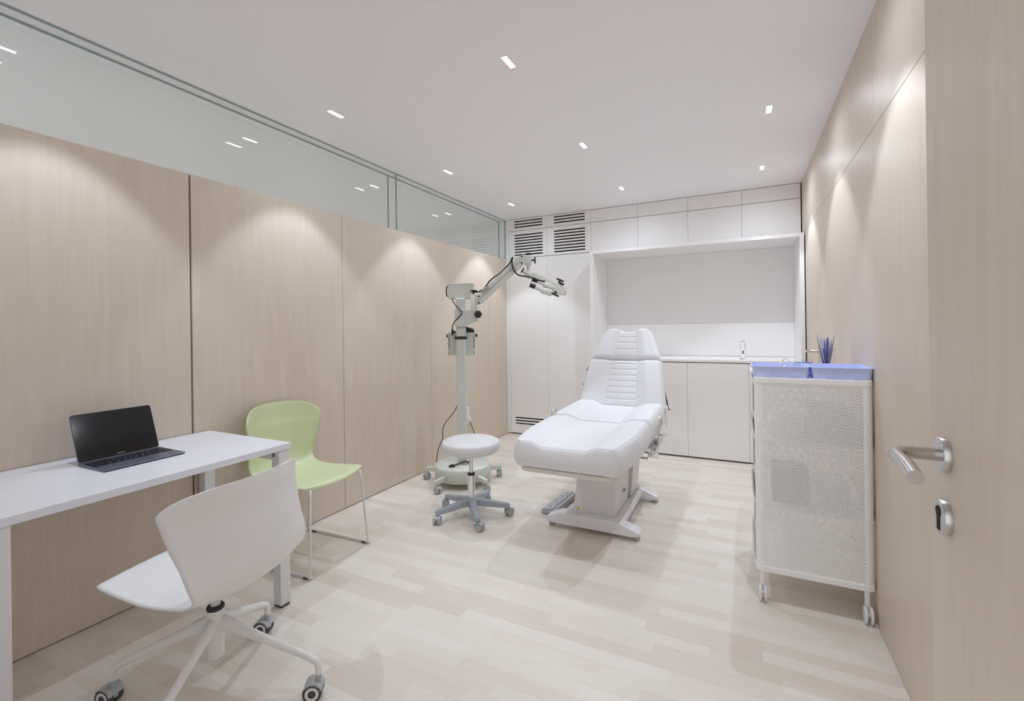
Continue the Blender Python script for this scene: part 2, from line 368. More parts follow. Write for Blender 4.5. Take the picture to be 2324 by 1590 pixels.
# scribe strip
o = MB().box(XQ[0] + .001, XQ[1] - .001, YB, 5.34, .012, ZC - .002).build('trim_1', M['lacquer']); struct(o, 'narrow white filler strip beside the maple wall', 'trim')
names = ['far left vent cabinet with black slots, against the glass corner', 'second vent cabinet with black slots, right of the corner one',
         'high white cupboard immediately right of the vent grilles', 'high white cupboard second right of the vent grilles',
         'high white cupboard third right of the vent grilles', 'high white cupboard touching the right maple wall']
for i in range(6):
    x0, x1 = XQ[i + 1], XQ[i + 2]
    if i == 5: x1 -= .007
    zb = 2.098
    t = thing('vent_cabinet' if i < 2 else 'overhead_cabinet', ((x0 + x1) / 2, YB, zb), 0, names[i], 'cabinet', 'cabinets along the top of the far wall')
    carcass(x0, x1, zb, ZC - .004, t)
    if i < 2:
        a, b = (-2.436, -2.066) if i == 0 else (-1.930, -1.556)
        front('door', x0, x1, 2.424, ZC - .004, t, cut=slots(3, a, b, 2.542, .0335, .0165, YB))
        front('door', x0, x1, zb, 2.421, t, cut=slots(8, a, b, 2.378, .0335, .0165, YB))
    else:
        front('door', x0, x1, 2.424, ZC - .004, t); front('door', x0, x1, zb, 2.421, t)
t = thing('tall_cabinet', (-1.95, YB, 0), 0, 'tall white two-door cupboard beside the left maple wall, slots near its foot', 'cabinet')
carcass(XQ[1], -1.44, .014, 2.094, t)
MB().box(-.55, .505, .03, .05, .0, .0135).build('plinth', M['groove'], t)
front('door', XQ[1], -2.018, .014, 2.094, t, cut=slots(3, -2.452, -2.085, .205, .0335, .0165, YB))
front('door', -2.018, -1.44, .014, 2.094, t)
# niche surround: box that stands proud of the cupboards
NX0, NX1, NZ = -1.437, .484, 2.068
nt_ = thing('niche_surround', (-.476, YN, 0), 0, 'white framed recess above the worktop, open to the front', 'niche')
def nb(name, x0, x1, y0, y1, z0, z1, m_=M['lacquer'], par=None, bev=.001):
    return MB().box(x0 + .476, x1 + .476, y0 - YN, y1 - YN, z0, z1, bev=bev, seg=1).build(name, m_, par or nt_)
nb('side_panel', NX0, NX0 + .032, YN, 5.34, .014, NZ)
nb('side_panel', NX1 - .032, NX1, YN, 5.34, .946, NZ)
nb('top_panel', NX0 + .0325, NX1 - .0325, YN, 5.34, NZ - .032, NZ)
nb('back_panel', NX0 + .0325, NX1 - .0325, 5.30, 5.33, 1.29, NZ - .033)
nb('backsplash', NX0 + .0325, NX1 - .0325, 5.286, 5.32, .947, 1.289)
wt = MB().box(NX0 + .033, NX1, YN - .004, 5.285, .921, .945, bev=.001, seg=1).build('worktop', M['lacquer']); tag(wt, 'thin white worktop running below the recess', 'worktop')
bx = [NX0 + .033, -.965, -.4847, .043, NX1]
bl = ['white base cupboard hidden mostly behind the treatment chair', 'white base cupboard just right of the treatment chair back',
      'wide white base cupboard under the tap', 'white base cupboard between the tap and the right wall, behind the trolley']
for i in range(4):
    t = thing('base_cabinet', ((bx[i] + bx[i + 1]) / 2, YN, 0), 0, bl[i], 'cabinet', 'base cupboards under the worktop')
    carcass(bx[i], bx[i + 1], .07, .916, t, YN)
    front('door', bx[i], bx[i + 1], .014, .915, t, YN)
    px = t.location.x
    MB().box(bx[i] - px + .001, bx[i + 1] - px - .001, .03, .05, 0, .07).build('plinth', M['groove'], t)
# tap on the worktop
t = thing('tap', (-.003, 4.93, .945), 0, 'square chrome basin tap standing on the white worktop', 'tap')
MB().box(-.022, .022, -.022, .022, 0, .165, bev=.004).build('body', M['chrome'], t)
MB().box(-.016, .016, -.15, -.022, .118, .138, bev=.004).build('spout', M['chrome'], t)
MB().box(-.020, .020, -.02, .02, .168, .180, bev=.003).box(-.006, .006, -.07, -.005, .180, .188, bev=.002).build('lever', M['chrome'], t)
MB().box(-.006, .006, -.0228, -.0218, .05, .08, bev=.0004, seg=1).build('sensor_window', M['rubber'], t)
# ================================================================== CEILING LIGHTS
def lamp_obj(first=True):
    t = thing('ceiling_light', (0, 0, ZC), 0, '', 'ceiling light', 'small recessed linear spotlights in the ceiling')
    fr = MB(); a, b = .0175, .055
    fr.box(-a, a, -b, -b + .003, -.0025, 0); fr.box(-a, a, b - .003, b, -.0025, 0); fr.box(-a, -a + .003, -b + .003, b - .003, -.0025, 0); fr.box(a - .003, a, -b + .003, b - .003, -.0025, 0)
    fr.build('frame', M['lampw'], t)
    c = MB()
    for i in range(5):
        y = (-2 + i) * .0208
        c.box(-.013, .013, y - .0092, y + .0092, -.002, -.0004, bev=.0008, seg=1)
    c.build('led_cell', M['led'], t)
    return t
lt = None
rown = {0: 'left wall row', 1: 'middle row', 2: 'right wall row'}
yn = ['nearest the doorway', 'second from the doorway', 'second from the far cabinets', 'nearest the far cabinets']
for i, x in enumerate(LAMP_X):
    for j, y in enumerate(LAMP_Y):
        if i == 2 and j == 0: continue
        lab = f'recessed linear ceiling spotlight, {rown[i]}, {yn[j]}'
        if lt is None: lt = lamp_obj(); lt.location = (x, y, ZC); lt['label'] = lab
        else: dup(lt, (x, y, ZC), lab)
        ld = bpy.data.lights.new('spot', 'SPOT'); ld.energy = SPOT_W * (2.1, 1.05, 2.5)[i] * (1.2 if j == 3 else 1); ld.color = LAMP_COL
        ld.spot_size = R(80); ld.spot_blend = .30; ld.shadow_soft_size = .012
        lo = bpy.data.objects.new('light_source', ld); COL.objects.link(lo); lo.location = (x, y, ZC - .012)
        ls = bpy.data.lights.new('fill', 'SPOT'); ls.energy = FILL_W * (.3, .9, 1, 1.5)[j]; ls.color = LAMP_COL; ls.spot_size = R(172); ls.spot_blend = .9; ls.shadow_soft_size = .012  # second light added per fixture to raise walls, cabinets and niche
        lo = bpy.data.objects.new('light_fill', ls); COL.objects.link(lo); lo.location = (x, y, ZC - .012)
for y, cw in ((.9, 9), (2.4, 22), (3.9, 36)):  # unseen spots added to brighten the ceiling seen through the glass
    ld = bpy.data.lights.new('spot', 'SPOT'); ld.energy = cw; ld.spot_size = R(100); ld.spot_blend = .6; ld.shadow_soft_size = .04
    lo = bpy.data.objects.new('corridor_fill', ld); COL.objects.link(lo); lo.location = (-4.35, y, ZC - .03)
# ================================================================== DESK
DZ = .752
t = thing('desk', (-2.22, .97, 0), 0, 'long narrow white desk standing against the left maple wall', 'desk')
X0, X1, Y0, Y1 = -2.545 + 2.22, -1.905 + 2.22, -.55, .505
MB().box(X0, X1, Y0, Y1, DZ - .027, DZ, bev=.0012, seg=1).build('tabletop', M['desk'], t)
for sx, sy in ((1, 1), (1, -1), (-1, 1), (-1, -1)):
    x = X1 - .032 if sx > 0 else X0 + .032; y = Y1 - .036 if sy > 0 else Y0 + .10
    lg = MB().box(x - .026, x + .026, y - .026, y + .026, .012, DZ - .0275, bev=.003).build('leg', M['deskmetal'], t)
    MB().box(x - .023, x + .023, y - .023, y + .023, 0, .0118, bev=.002).build('foot_cap', M['rubber'], lg)
fr = MB(); fr.box(X0 + .06, X1 - .0585, Y1 - .062, Y1 - .02, DZ - .072, DZ - .0276); fr.box(X0 + .06, X1 - .0585, Y0 + .08, Y0 + .12, DZ - .072, DZ - .0276)
fr.box(X0 + .10, X0 + .14, Y0 + .12, Y1 - .062, DZ - .072, DZ - .0276); fr.build('frame', M['deskmetal'], t)
MB().box(X1 - .05, X1 - .036, Y1 - .0635, Y1 - .0622, DZ - .058, DZ - .040).build('label_plate', M['dark'], t)
letter('A', .012, M['legend'], t, Matrix.Translation((X1 - .043, Y1 - .0637, DZ - .049)) @ Matrix.Rotation(PI / 2, 4, 'X'))
# ================================================================== LAPTOP
t = thing('laptop', (-2.362, 1.005, DZ + .0005), R(1.2), 'open thin dark grey laptop with black screen on the white desk', 'laptop')
LW, LD = .286, .203
bs = MB(); pr = [(0, .0015), (LD - .006, .0012), (LD, .006), (LD - .003, .0078), (.004, .0105), (0, .009)]
bs.prism(pr, -LW / 2, LW / 2, Matrix.Identity(4), 'y', .0012); bs.build('base', M['alu'], t)
kb = MB(); kt = []
kw = MB(); kw.prism([(.022, .0099), (.118, .0090), (.118, .0093), (.022, .0102)], -LW / 2 + .006, LW / 2 - .006); kw.build('key_well', M['key'], t)
kk = MB(); lgd = MB()
rows = [(.030, 14, .008), (.046, 14, .016), (.0635, 14, .016), (.081, 13, .016), (.0985, 12, .016), (.114, 9, .016)]
for ri, (x, n, h) in enumerate(rows[:5] + [(.1125, 9, .012)]):
    wk = (LW - .018) / n; zt = .0102 - (x - .022) * .0094 + .0012
    for i in range(n):
        y = -LW / 2 + .009 + (i + .5) * wk; hh = {0: .008}.get(ri, .0145 if ri < 5 else .011)
        kk.box(x - hh / 2, x + hh / 2, y - wk / 2 + .001, y + wk / 2 - .001, zt - .0012, zt)
        lgd.box(x - .0016, x + .0016, y - .0018, y + .0018, zt, zt + .0001)
kk.build('keyboard', M['key'], t); lgd.build('key_legends', M['legend'], t)
MB().prism([(.128, .0084), (.190, .0079), (.190, .0081), (.128, .0086)], -.058, .058).build('trackpad', M['alu'], t)
lid = MB(); H = .197; Tl = Matrix.Translation((.004, 0, .011)) @ Matrix.Rotation(R(-21), 4, 'Y')
def rrect(w_, h_, r_, n=6, cx=0, cy=0):
    P = []
    for (sx, sy, a0) in ((1, 1, 0), (-1, 1, 90), (-1, -1, 180), (1, -1, 270)):
        for k in range(n + 1):
            a = R(a0 + 90 * k / n); P.append((cx + sx * (w_ / 2 - r_) + r_ * math.cos(a), cy + sy * (h_ / 2 - r_) + r_ * math.sin(a)))
    return P
lid.prism(rrect(LW, H, .010, cy=H / 2), -.0052, 0, Tl, 'x'); L_ = lid.build('lid', M['alu'], t)
MB().prism(rrect(LW - .003, H - .003, .009, cy=H / 2), .0001, .0009, Tl, 'x').build('screen', M['screen'], L_)
letter('MacBook', .0075, M['legend'], L_, Tl @ Matrix.Translation((.0011, 0, .009)) @ Matrix(((0, 0, 1, 0), (1, 0, 0, 0), (0, 1, 0, 0), (0, 0, 0, 1))), ext=.0001)
# ================================================================== CHAIR SHELL
def shell(name, m_, parent, ribs=False, ZT=.82, W=1.0, lean=0, crown=0, tip=0, tc=1):
    # centre line (forward, z, half width, side lift up, side curl forward)
    K = [(.248, .436, .165, .000, -.030), (.243, .449, .198, .000, -.026), (.215, .456, .222, .002, -.012), (.12, .448, .222, .006, 0), (.02, .438, .214, .012, 0), (-.09, .434, .205, .020, .0),
         (-.16, .442, .208, .028, .012), (-.205, .468, .216, .026, .026), (-.232, .515, .226, .016, .046), (-.248, .58, .231, .006, .070), (-.260, .64, .241, .0, .090),
         (-.270, ZT - .104 * tc - .036, .251, 0, .104), (-.279, ZT - .104 * tc, .2575, 0, .112), (-.284, ZT - .078 * tc, .2515, 0, .114), (-.288, ZT - .050 * tc, .232, 0, .114), (-.291, ZT - .026 * tc, .198, 0, .114),
         (-.293, ZT - .011 * tc, .150, 0, .114), (-.294, ZT - .0045 * tc, .100, 0, .114), (-.294, ZT - .001 * tc, .05, 0, .114), (-.294, ZT, .012, 0, .114)]
    up_ = lambda z: min(max((z - .46) / .36, 0), 1)
    K = [(k[0] + lean * up_(k[1]), k[1] + tip * max(min((k[0] - .0) / .2, 1), 0), k[2], k[3] - crown * up_(k[1]) ** 2, k[4]) for k in K]
    P = [Vector(k[:3]) for k in K]; Q = [(k[3], k[4]) for k in K]
    Ps, Qs = spline(P, Q, 12); nS = 36; g = MB(); vs = []
    wmax = 0
    for j, (p, q) in enumerate(zip(Ps, Qs)):
        if p.x < -.2: wmax = max(wmax, p.z)
        for i in range(nS + 1):
            s_ = -1 + 2 * i / nS; a = abs(s_)
            y = s_ * p.z * W
            ae = min(abs(y) / (wmax * W), 1.0) if p.y > .5 else a
            x = p.x + q[1] * ae ** 2.2; z = p.y + q[0] * a ** 2
            if ribs and .455 < p.y < .56 and p.x < -.18:
                ph = (p.y - .455) / .105 * 6 * 2 * PI
                x -= .0010 * math.sin(ph) * max(0, 1 - (a / .8) ** 2)
            vs.append((x, y, z))
    n = nS + 1
    fs = [(j * n + i, j * n + i + 1, (j + 1) * n + i + 1, (j + 1) * n + i) for j in range(len(Ps) - 1) for i in range(nS)]
    g.add(vs, fs, True); o = g.build(name, m_, parent)
    md = o.modifiers.new('t', 'SOLIDIFY'); md.thickness = .008; md.offset = 0
    return o
def castor(parent, x, y, rot, r, w_, top, mh, mt, mc, hub=True):
    """twin-wheel castor; rot = rolling azimuth; top = z of the mounting end"""
    T = Matrix.Translation((x, y, 0)) @ Matrix.Rotation(rot, 4, 'Z')
    off = r * .55
    h = MB()
    h.cyl(T @ Vector((0, 0, r * 1.3)), T @ Vector((0, 0, top)), r * .30, n=16)
    body = [(off + (r * .93) * math.cos(a), r + (r * .93) * math.sin(a)) for a in [R(20 + 14 * k) for k in range(13)]]
    body += [(off - r * .2, r * .95), (off + .25 * r, r * .9)]
    h.prism([(-q[0] + 0 if False else q[0] - 0, q[1]) for q in body], -w_ * .14, w_ * .14, T)
    h.prism([(off + r * 1.05 * math.cos(R(a)), r + r * 1.08 * math.sin(R(a))) for a in range(35, 166, 13)] + [(off + r * .80 * math.cos(R(a)), r + r * .84 * math.sin(R(a))) for a in range(165, 34, -13)], -w_ * .5, w_ * .5, T)
    c = h.build('castor', mh, parent)
    for s_ in (-1, 1):
        wv = MB(); Tw = T @ Matrix.Translation((off, s_ * w_ * .32, r)) @ Matrix.Rotation(-s_ * PI / 2, 4, 'X')
        hw = w_ * .18
        wv.lathe([(r * .6, -hw), (r * .94, -hw), (r, -hw * .55), (r, hw * .55), (r * .94, hw), (r * .72, hw)], 32, Tw)
        wh = wv.build('wheel', mt, c)
        hb = MB(); hb.lathe([(r * .34, hw * .3), (r * .42, hw * 1.02), (r * .70, hw * 1.08), (r * .73, hw * .9)], 28, Tw); 
        if hub:
            hb.lathe([(.0005, hw * .25), (r * .36, hw * .25)], 20, Tw, False)
            hb.build('hub_cap', mc, c)
    return c
# ---- white swivel chair
WC = (-1.645, .965)
t = thing('swivel_chair', (*WC, 0), R(190), 'white plastic shell swivel chair on four castors in front of the desk', 'chair')
shell('shell', M['white'], t, True, ZT=.808, W=1.04, lean=.088, tip=.028, tc=.62)
um = MB(); um.lathe([(.04, .388), (.08, .394), (.115, .412), (.12, .426)], 32, Matrix.Translation((.02, -.03, 0))); um.build('seat_plate', M['rubber'], t)
MB().cyl((0, 0, .30), (0, 0, .41), .0155).build('gas_spring', M['deskmetal'], t)
MB().lathe([(.024, .318), (.0275, .322), (.0275, .330), (.024, .334)], 32).build('collar', M['blackplastic'], t)
MB().lathe([(.0245, .158), (.0255, .160), (.026, .215), (.028, .235), (.028, .30), (.026, .322)], 36).build('hub', M['white'], t)
base_az = [R(a) - R(190) for a in (28, 118, 208, 298)]
for a in base_az:
    c, s_ = math.cos(a), math.sin(a)
    pts = [(.012, .275), (.05, .262), (.10, .240), (.20, .196), (.29, .156), (.325, .138), (.345, .122), (.350, .100), (.350, .085)]
    ra = [(.020, .030), (.017, .025), (.0145, .018), (.0125, .0145), (.0115, .013), (.0115, .012), (.011, .011), (.011, .011), (.011, .011)]
    MB().tube([(r_ * c, r_ * s_, z) for r_, z in pts], ra, 16, smooth=4).build('leg', M['white'], t)
for a, rr in zip(base_az, (R(26), R(14), R(5), R(22))):
    castor(t, .35 * math.cos(a), .35 * math.sin(a), rr + R(0), .032, .052, .09, M['castorgrey'], M['rubber'], M['white'])
# ---- green visitor chair
t = thing('visitor_chair', (-2.262, 1.845, 0), R(3), 'pale green plastic shell chair on white wire sled legs beside the desk end', 'chair')
shell('shell', M['green'], t, False, ZT=.848, W=1.0, lean=.025)
for s_ in (-1, 1):
    y = s_ * .205; yi = s_ * .215
    pts = [(.10, s_ * .10, .425), (.19, s_ * .15, .428), (.222, s_ * .178, .428), (.232, s_ * .187, .41), (.255, yi, .03), (.252, yi, .013), (.235, yi, .010), (-.185, yi, .010), (-.212, yi, .015), (-.222, yi, .035), (-.180, s_ * .19, .39), (-.17, s_ * .17, .408), (-.13, s_ * .10, .415)]
    MB().tube(pts, .0062, 12, smooth=4).build('leg_frame', M['deskmetal'], t)
    for x in (.225, -.17):
        MB().box(x - .014, x + .014, yi - .008, yi + .008, .0002, .011, bev=.002).build('glide', M['rubber'], t)
MB().tube([(.10, -.10, .425), (.10, .10, .425)], .0068).build('crossbar', M['deskmetal'], t)
MB().tube([(-.13, -.10, .415), (-.13, .10, .415)], .0068).build('crossbar', M['deskmetal'], t)
# ================================================================== STOOL
t = thing('stool', (-1.672, 2.69, 0), 0, 'round white padded stool on a grey five-castor base', 'stool')
MB().lathe([(.10, .396), (.165, .398), (.183, .404), (.196, .420), (.200, .440), (.197, .462), (.190, .472), (.187, .4735), (.184, .472), (.175, .480), (.14, .486), (.08, .489), (.001, .490)], 64, Matrix.Translation((0, 0, .036))).build('seat', M['leather'], t)
MB().cyl((0, 0, .408), (0, 0, .4315), .028).build('mount', M['blackplastic'], t)
MB().cyl((0, 0, .27), (0, 0, .41), .0135).build('piston', M['chrome'], t)
MB().lathe([(.0235, .275), (.026, .279), (.026, .288), (.022, .291)], 28).build('collar', M['blackplastic'], t)
MB().lathe([(.025, .11), (.025, .276)], 32).build('column', M['chrome'], t)
MB().lathe([(.044, .072), (.046, .08), (.046, .105), (.040, .118), (.030, .124)], 32).build('hub', M['greyplastic'], t)
MB().tube([(.02, 0, .424), (.07, -.02, .421), (.12, -.05, .425)], .004).build('height_lever', M['blackplastic'], t)
for k in range(5):
    a = R(22 + 72 * k); T = Matrix.Rotation(a, 4, 'Z')
    lg = MB(); n = 2
    lg.add([(.03, -.030, .074), (.03, .030, .074), (.03, .026, .117), (.03, -.026, .117), (.262, -.017, .056), (.262, .017, .056), (.262, .013, .086), (.262, -.013, .086)],
           [(0, 3, 2, 1), (4, 5, 6, 7), (0, 1, 5, 4), (1, 2, 6, 5), (2, 3, 7, 6), (3, 0, 4, 7)], False, T)
    lo = lg.build('leg', M['greyplastic'], t); b_ = lo.modifiers.new('b', 'BEVEL'); b_.width = .006; b_.segments = 3
    castor(t, .247 * math.cos(a), .247 * math.sin(a), R(22 + 72 * k + 50), .0265, .048, .062, M['castorgrey'], M['castorgrey'], M['castorgrey'], False)
# ================================================================== SURGICAL MICROSCOPE ON STAND
SR = R(26.6)
t = thing('microscope_stand', (-2.10, 3.25, 0), SR, 'pale grey floor-stand medical microscope with raised jointed arm, behind the stool', 'microscope')
MB().lathe([(.222, .048), (.230, .052), (.230, .150), (.226, .154), (.001, .155)], 72).build('base', M['scope'], t)
for k in range(5):
    a = R(191 + 72 * k) - SR; T = Matrix.Rotation(a, 4, 'Z')
    MB().prism([(.215, .072), (.325, .066), (.338, .070), (.338, .094), (.328, .100), (.215, .106)], -.016, .016, T, 'y', .003).build('leg', M['scope'], t)
    castor(t, .318 * math.cos(a), .318 * math.sin(a), a + R(70), .027, .044, .07, M['castorgrey'], M['castorgrey'], M['castorgrey'], False)
MB().box(-.0385, .0385, -.0385, .0385, .155, 1.283, bev=.010, seg=3).build('pole', M['scope'], t)
MB().box(-.0385, .0385, -.0385, .0385, 1.2835, 1.524, bev=.008, seg=3).build('pole_head', M['scope'], t)
ub = MB().box(-.105, .104, -.004, .145, 1.5245, 1.644, bev=.003).build('power_unit', M['scope'], t)
MB().box(-.107, .106, -.006, .147, 1.6445, 1.649, bev=.001, seg=1).build('lid_plate', M['scopelight'], ub)
MB().tube([(-.104, 0, 1.625), (-.116, 0, 1.618), (-.118, 0, 1.58), (-.116, 0, 1.548), (-.104, 0, 1.540)], .005).build('grab_handle', M['blackplastic'], ub)
MB().prism([(-.0445, 1.288), (.035, 1.290), (.099, 1.326), (.144, 1.329), (.144, 1.424), (.138, 1.432), (.078, 1.432), (.078, 1.423), (-.0445, 1.429)], -.064, .03, None, 'y', .003).build('swivel_bracket', M['scope'], t)
MB().lathe([(.026, 1.4325), (.026, 1.552), (.022, 1.556)], 28, Matrix.Translation((.112, -.035, 0))).build('swivel_post', M['scope'], t)
def star_knob(parent, c, ax, r=.030, th=.016, n=6):
    T = Matrix.Translation(c) @ Vector(ax).to_track_quat('Z', 'Y').to_matrix().to_4x4()
    P = [(r * (1 + .09 * math.cos(n * a)) * math.cos(a), r * (1 + .09 * math.cos(n * a)) * math.sin(a)) for a in [2 * PI * k / 60 for k in range(60)]]
    k_ = MB(); k_.prism(P, 0, th, T, 'z', .002); k_.lathe([(.008, -.022), (.008, .0)], 14, T)
    return k_.build('knob', M['blackplastic'], parent)
star_knob(t, (.150, -.080, 1.386), (0, -1, 0)); star_knob(t, (.1116, -.035, 1.578), (0, 0, 1), .027, .010)
star_knob(t, (-.066, 0, 1.245), (-1, 0, 0), .027, .013)
# arm: two parallel bars, pivot plates
A0, A1 = Vector((.156, -.035, 1.507)), Vector((.511, -.035, 1.830)); d = (A1 - A0); La = d.length; th = math.atan2(d.z, d.x)
TA = Matrix.Translation(A0) @ Matrix.Rotation(-th, 4, 'Y')
arm = MB()
pts = [(.0, .037), (La + .0, .037), (La + .02, .028), (La + .02, .0012), (-.012, .0012), (-.018, .01), (-.015, .028)]
arm.prism(pts, -.026, .026, TA, 'y', .003)
pts = [(-.0, -.040), (-.014, -.03), (-.018, -.0012), (La + .012, -.0012), (La - .0, -.03), (La - .03, -.040)]
arm.prism(pts, -.026, .026, TA, 'y', .003)
armo = arm.build('arm', M['scope'], t)
MB().box(0, La - .02, -.0235, .020, -.0025, .0025, TA).build('arm_seam', M['dark'], armo)
bolts = MB()
for X, Z in ((.156, 1.534), (.156, 1.480), (.511, 1.857), (.511, 1.803)): bolts.cyl((X, -.0640, Z), (X, -.056, Z), .0075, n=16)
bolts.build('bolt', M['blackplastic'], armo)
letter('M90', .040, M['dark'], armo, TA @ Matrix.Translation((.094, -.0268, .0185)) @ Matrix.Rotation(PI / 2, 4, 'X'))
# shoulder and wrist joints
MB().cyl((.142, -.053, 1.507), (.142, -.009, 1.507), .040).build('shoulder_joint', M['scope'], t)
MB().cyl((.527, -.058, 1.833), (.527, -.012, 1.833), .040, bev=.002).build('wrist_plate', M['scope'], t)
wj = MB(); wj.lathe([(.022, 1.788), (.024, 1.790), (.024, 1.866), (.021, 1.870)], 28, Matrix.Translation((.568, -.035, 0))); wj.box(.53, .56, -.051, -.019, 1.80, 1.86)
wj.lathe([(.012, 1.735), (.012, 1.77), (.018, 1.772), (.018, 1.788)], 24, Matrix.Translation((.566, -.035, 0))); wj.build('wrist_joint', M['scopelight'], t)
MB().lathe([(.022, 1.8705), (.024, 1.873), (.024, 1.884), (.020, 1.887)], 28, Matrix.Translation((.568, -.035, 0))).build('wrist_cap', M['blackplastic'], t)
star_knob(t, (.616, -.035, 1.828), (1, 0, 0), .029, .010)
# microscope head
HX, HZ = .566, 1.712
MB().sphere((HX, -.035, HZ), .031).build('ball_joint', M['scopelight'], t)
bj = MB(); TB = Matrix.Translation((HX, -.035, HZ)) @ Matrix.Rotation(R(25), 4, 'Y'); bj.cyl(TB @ Vector((-.055, 0, .010)), TB @ Vector((-.02, 0, .004)), .018); bj.build('ball_collar', M['scopelight'], t)
MB().cyl(TB @ Vector((-.064, 0, .011)), TB @ Vector((-.054, 0, .010)), .024, bev=.002).build('ball_knob', M['blackplastic'], t)
TH = Matrix.Translation((HX, -.035, HZ)) @ Matrix.Rotation(R(25), 4, 'Y')     # +x runs right and down
hd = MB()
hd.prism([(.02, .022), (.05, .036), (.17, .034), (.23, .026), (.23, -.012), (.19, -.022), (.13, -.028), (.02, -.012)], -.022, .030, TH, 'y', .004)
hb_ = hd.build('head_body', M['scopelight'], t)
ob = MB(); ob.prism([(.232, .020), (.238, .030), (.300, .026), (.330, .012), (.334, -.030), (.320, -.046), (.236, -.048)], -.042, .040, TH, 'y', .005)
MB().cyl(TH @ Vector((.334, 0, -.012)), TH @ Vector((.345, 0, -.012)), .026, bev=.002).build('objective_lens', M['scopelight'], t)
ob.build('optics_block', M['scopelight'], t)
for (dx, dy, dz) in ((.014, -.012, -.004), (.016, -.070, -.062)):
    e = MB()
    e.cyl(TH @ Vector((.075 + dx, dy, -.018 + dz)), TH @ Vector((.15 + dx, dy * .8, -.018 + dz)), .0155)
    e.cyl(TH @ Vector((.135 + dx, dy * .8, -.018 + dz)), TH @ Vector((.236, dy * .6, -.016 + dz * .8)), .026, .028, bev=.002)
    ep = e.build('eyepiece', M['scopelight'], t)
    MB().cyl(TH @ Vector((.030 + dx, dy, -.018 + dz)), TH @ Vector((.078 + dx, dy, -.018 + dz)), .0195, .0175, bev=.002).build('eyecup', M['blackplastic'], ep)
def hk(c, ax, r, th_):
    return star_knob(t, TH @ Vector(c), (TH.to_3x3() @ Vector(ax)), r, th_, 8)
hk((.258, -.01, .056), (0, 0, 1), .031, .011); hk((.278, -.03, .030), (0, 0, 1), .021, .014); hk((.262, -.045, -.062), (0, 0, -1), .036, .013)
# control box behind the pole
cb = MB().box(-.1175, .113, .042, .13, 1.045, 1.238, bev=.004).build('control_box', M['scope'], t)
MB().prism([(.030, 1.239), (.106, 1.239), (.098, 1.268), (.030, 1.288)], .045, .12).build('cable_cowl', M['blackplastic'], cb)
sl = MB()
for i in range(10):
    z = 1.200 - i * .0098
    for x0, x1 in ((-.114, -.100), (.096, .110)): sl.box(x0, x1, .0405, .0425, z - .002, z + .002)
for x in (-.106, .103):
    for z in (1.218, 1.068): sl.cyl((x, .0395, z), (x, .043, z), .0045, n=12)
sl.build('vent_slots', M['dark'], cb)
for sx in (-1, 1): MB().cyl((sx * .116 - .002, .08, 1.212), (sx * .130 - .002, .08, 1.212), .014, n=18).build('side_knob', M['blackplastic'], cb)
MB().box(-.052, .046, -.046, .046, 1.184, 1.208, bev=.006).build('clamp_band', M['blackplastic'], t)
# cables
MB().tube([(-.076, .02, 1.525), (-.045, -.045, 1.475), (.0, -.072, 1.425), (.016, -.074, 1.400), (-.005, -.072, 1.37), (-.050, -.060, 1.325), (-.068, -.035, 1.28), (-.060, -.015, 1.252), (-.04, -.01, 1.247)], .0042, 10, smooth=6).build('cable', M['blackplastic'], t)
MB().tube([(.10, -.03, 1.575), (.15, -.03, 1.574), (.195, -.03, 1.595), (.215, -.012, 1.625), (.26, -.035, 1.675), (.33, -.035, 1.725), (.395, -.040, 1.785), (.42, -.06, 1.815), (.436, -.075, 1.848), (.430, -.078, 1.80), (.445, -.076, 1.745), (.48, -.075, 1.705), (.535, -.072, 1.692), (.60, -.070, 1.676), (.65, -.062, 1.660), (.70, -.058, 1.650)], .0062, 10, smooth=6).build('cable', M['blackplastic'], t)
MB().tube([(-.035, .03, .645), (-.075, .05, .57), (-.14, .08, .49), (-.178, .10, .42), (-.185, .12, .33), (-.225, .15, .24), (-.25, .18, .12), (-.255, .2, .02), (-.20, .26, .006)], .0036, 8, smooth=6).build('cable', M['blackplastic'], t)
MB().tube([(-.06, -.10, .164), (-.02, -.06, .168), (.02, -.05, .180), (.05, -.05, .175), (.045, -.045, .163)], .0055, 8, smooth=5).build('cable', M['blackplastic'], t)
MB().prism([(-.10, .157), (-.055, .157), (-.05, .170), (-.075, .175), (-.10, .167)], -.125, -.095).build('plug', M['blackplastic'], t)
# power socket on the maple wall
t = thing('wall_socket', (XL, 4.03, .38), 0, 'white double power socket low on the left maple wall behind the stand', 'socket')
MB().box(0.0005, .012, -.040, .040, -.085, .085, bev=.003).build('plate', M['white'], t)
for z in (-.038, .038): MB().lathe([(.02, 0), (.021, .004)], 24, Matrix.Translation((.0125, 0, z)) @ Matrix.Rotation(PI / 2, 4, 'Y')).build('outlet', M['white'], t)
MB().box(.012, .045, -.018, .018, -.058, -.018, bev=.004).build('plug', M['white'], t)
MB().tube([(.03, 0, -.055), (.05, .01, -.10), (.07, .02, -.16), (.08, .03, -.25), (.06, .03, -.36), (.06, -.1, -.375)], .0036, 8, smooth=6).build('cable', M['blackplastic'], t)
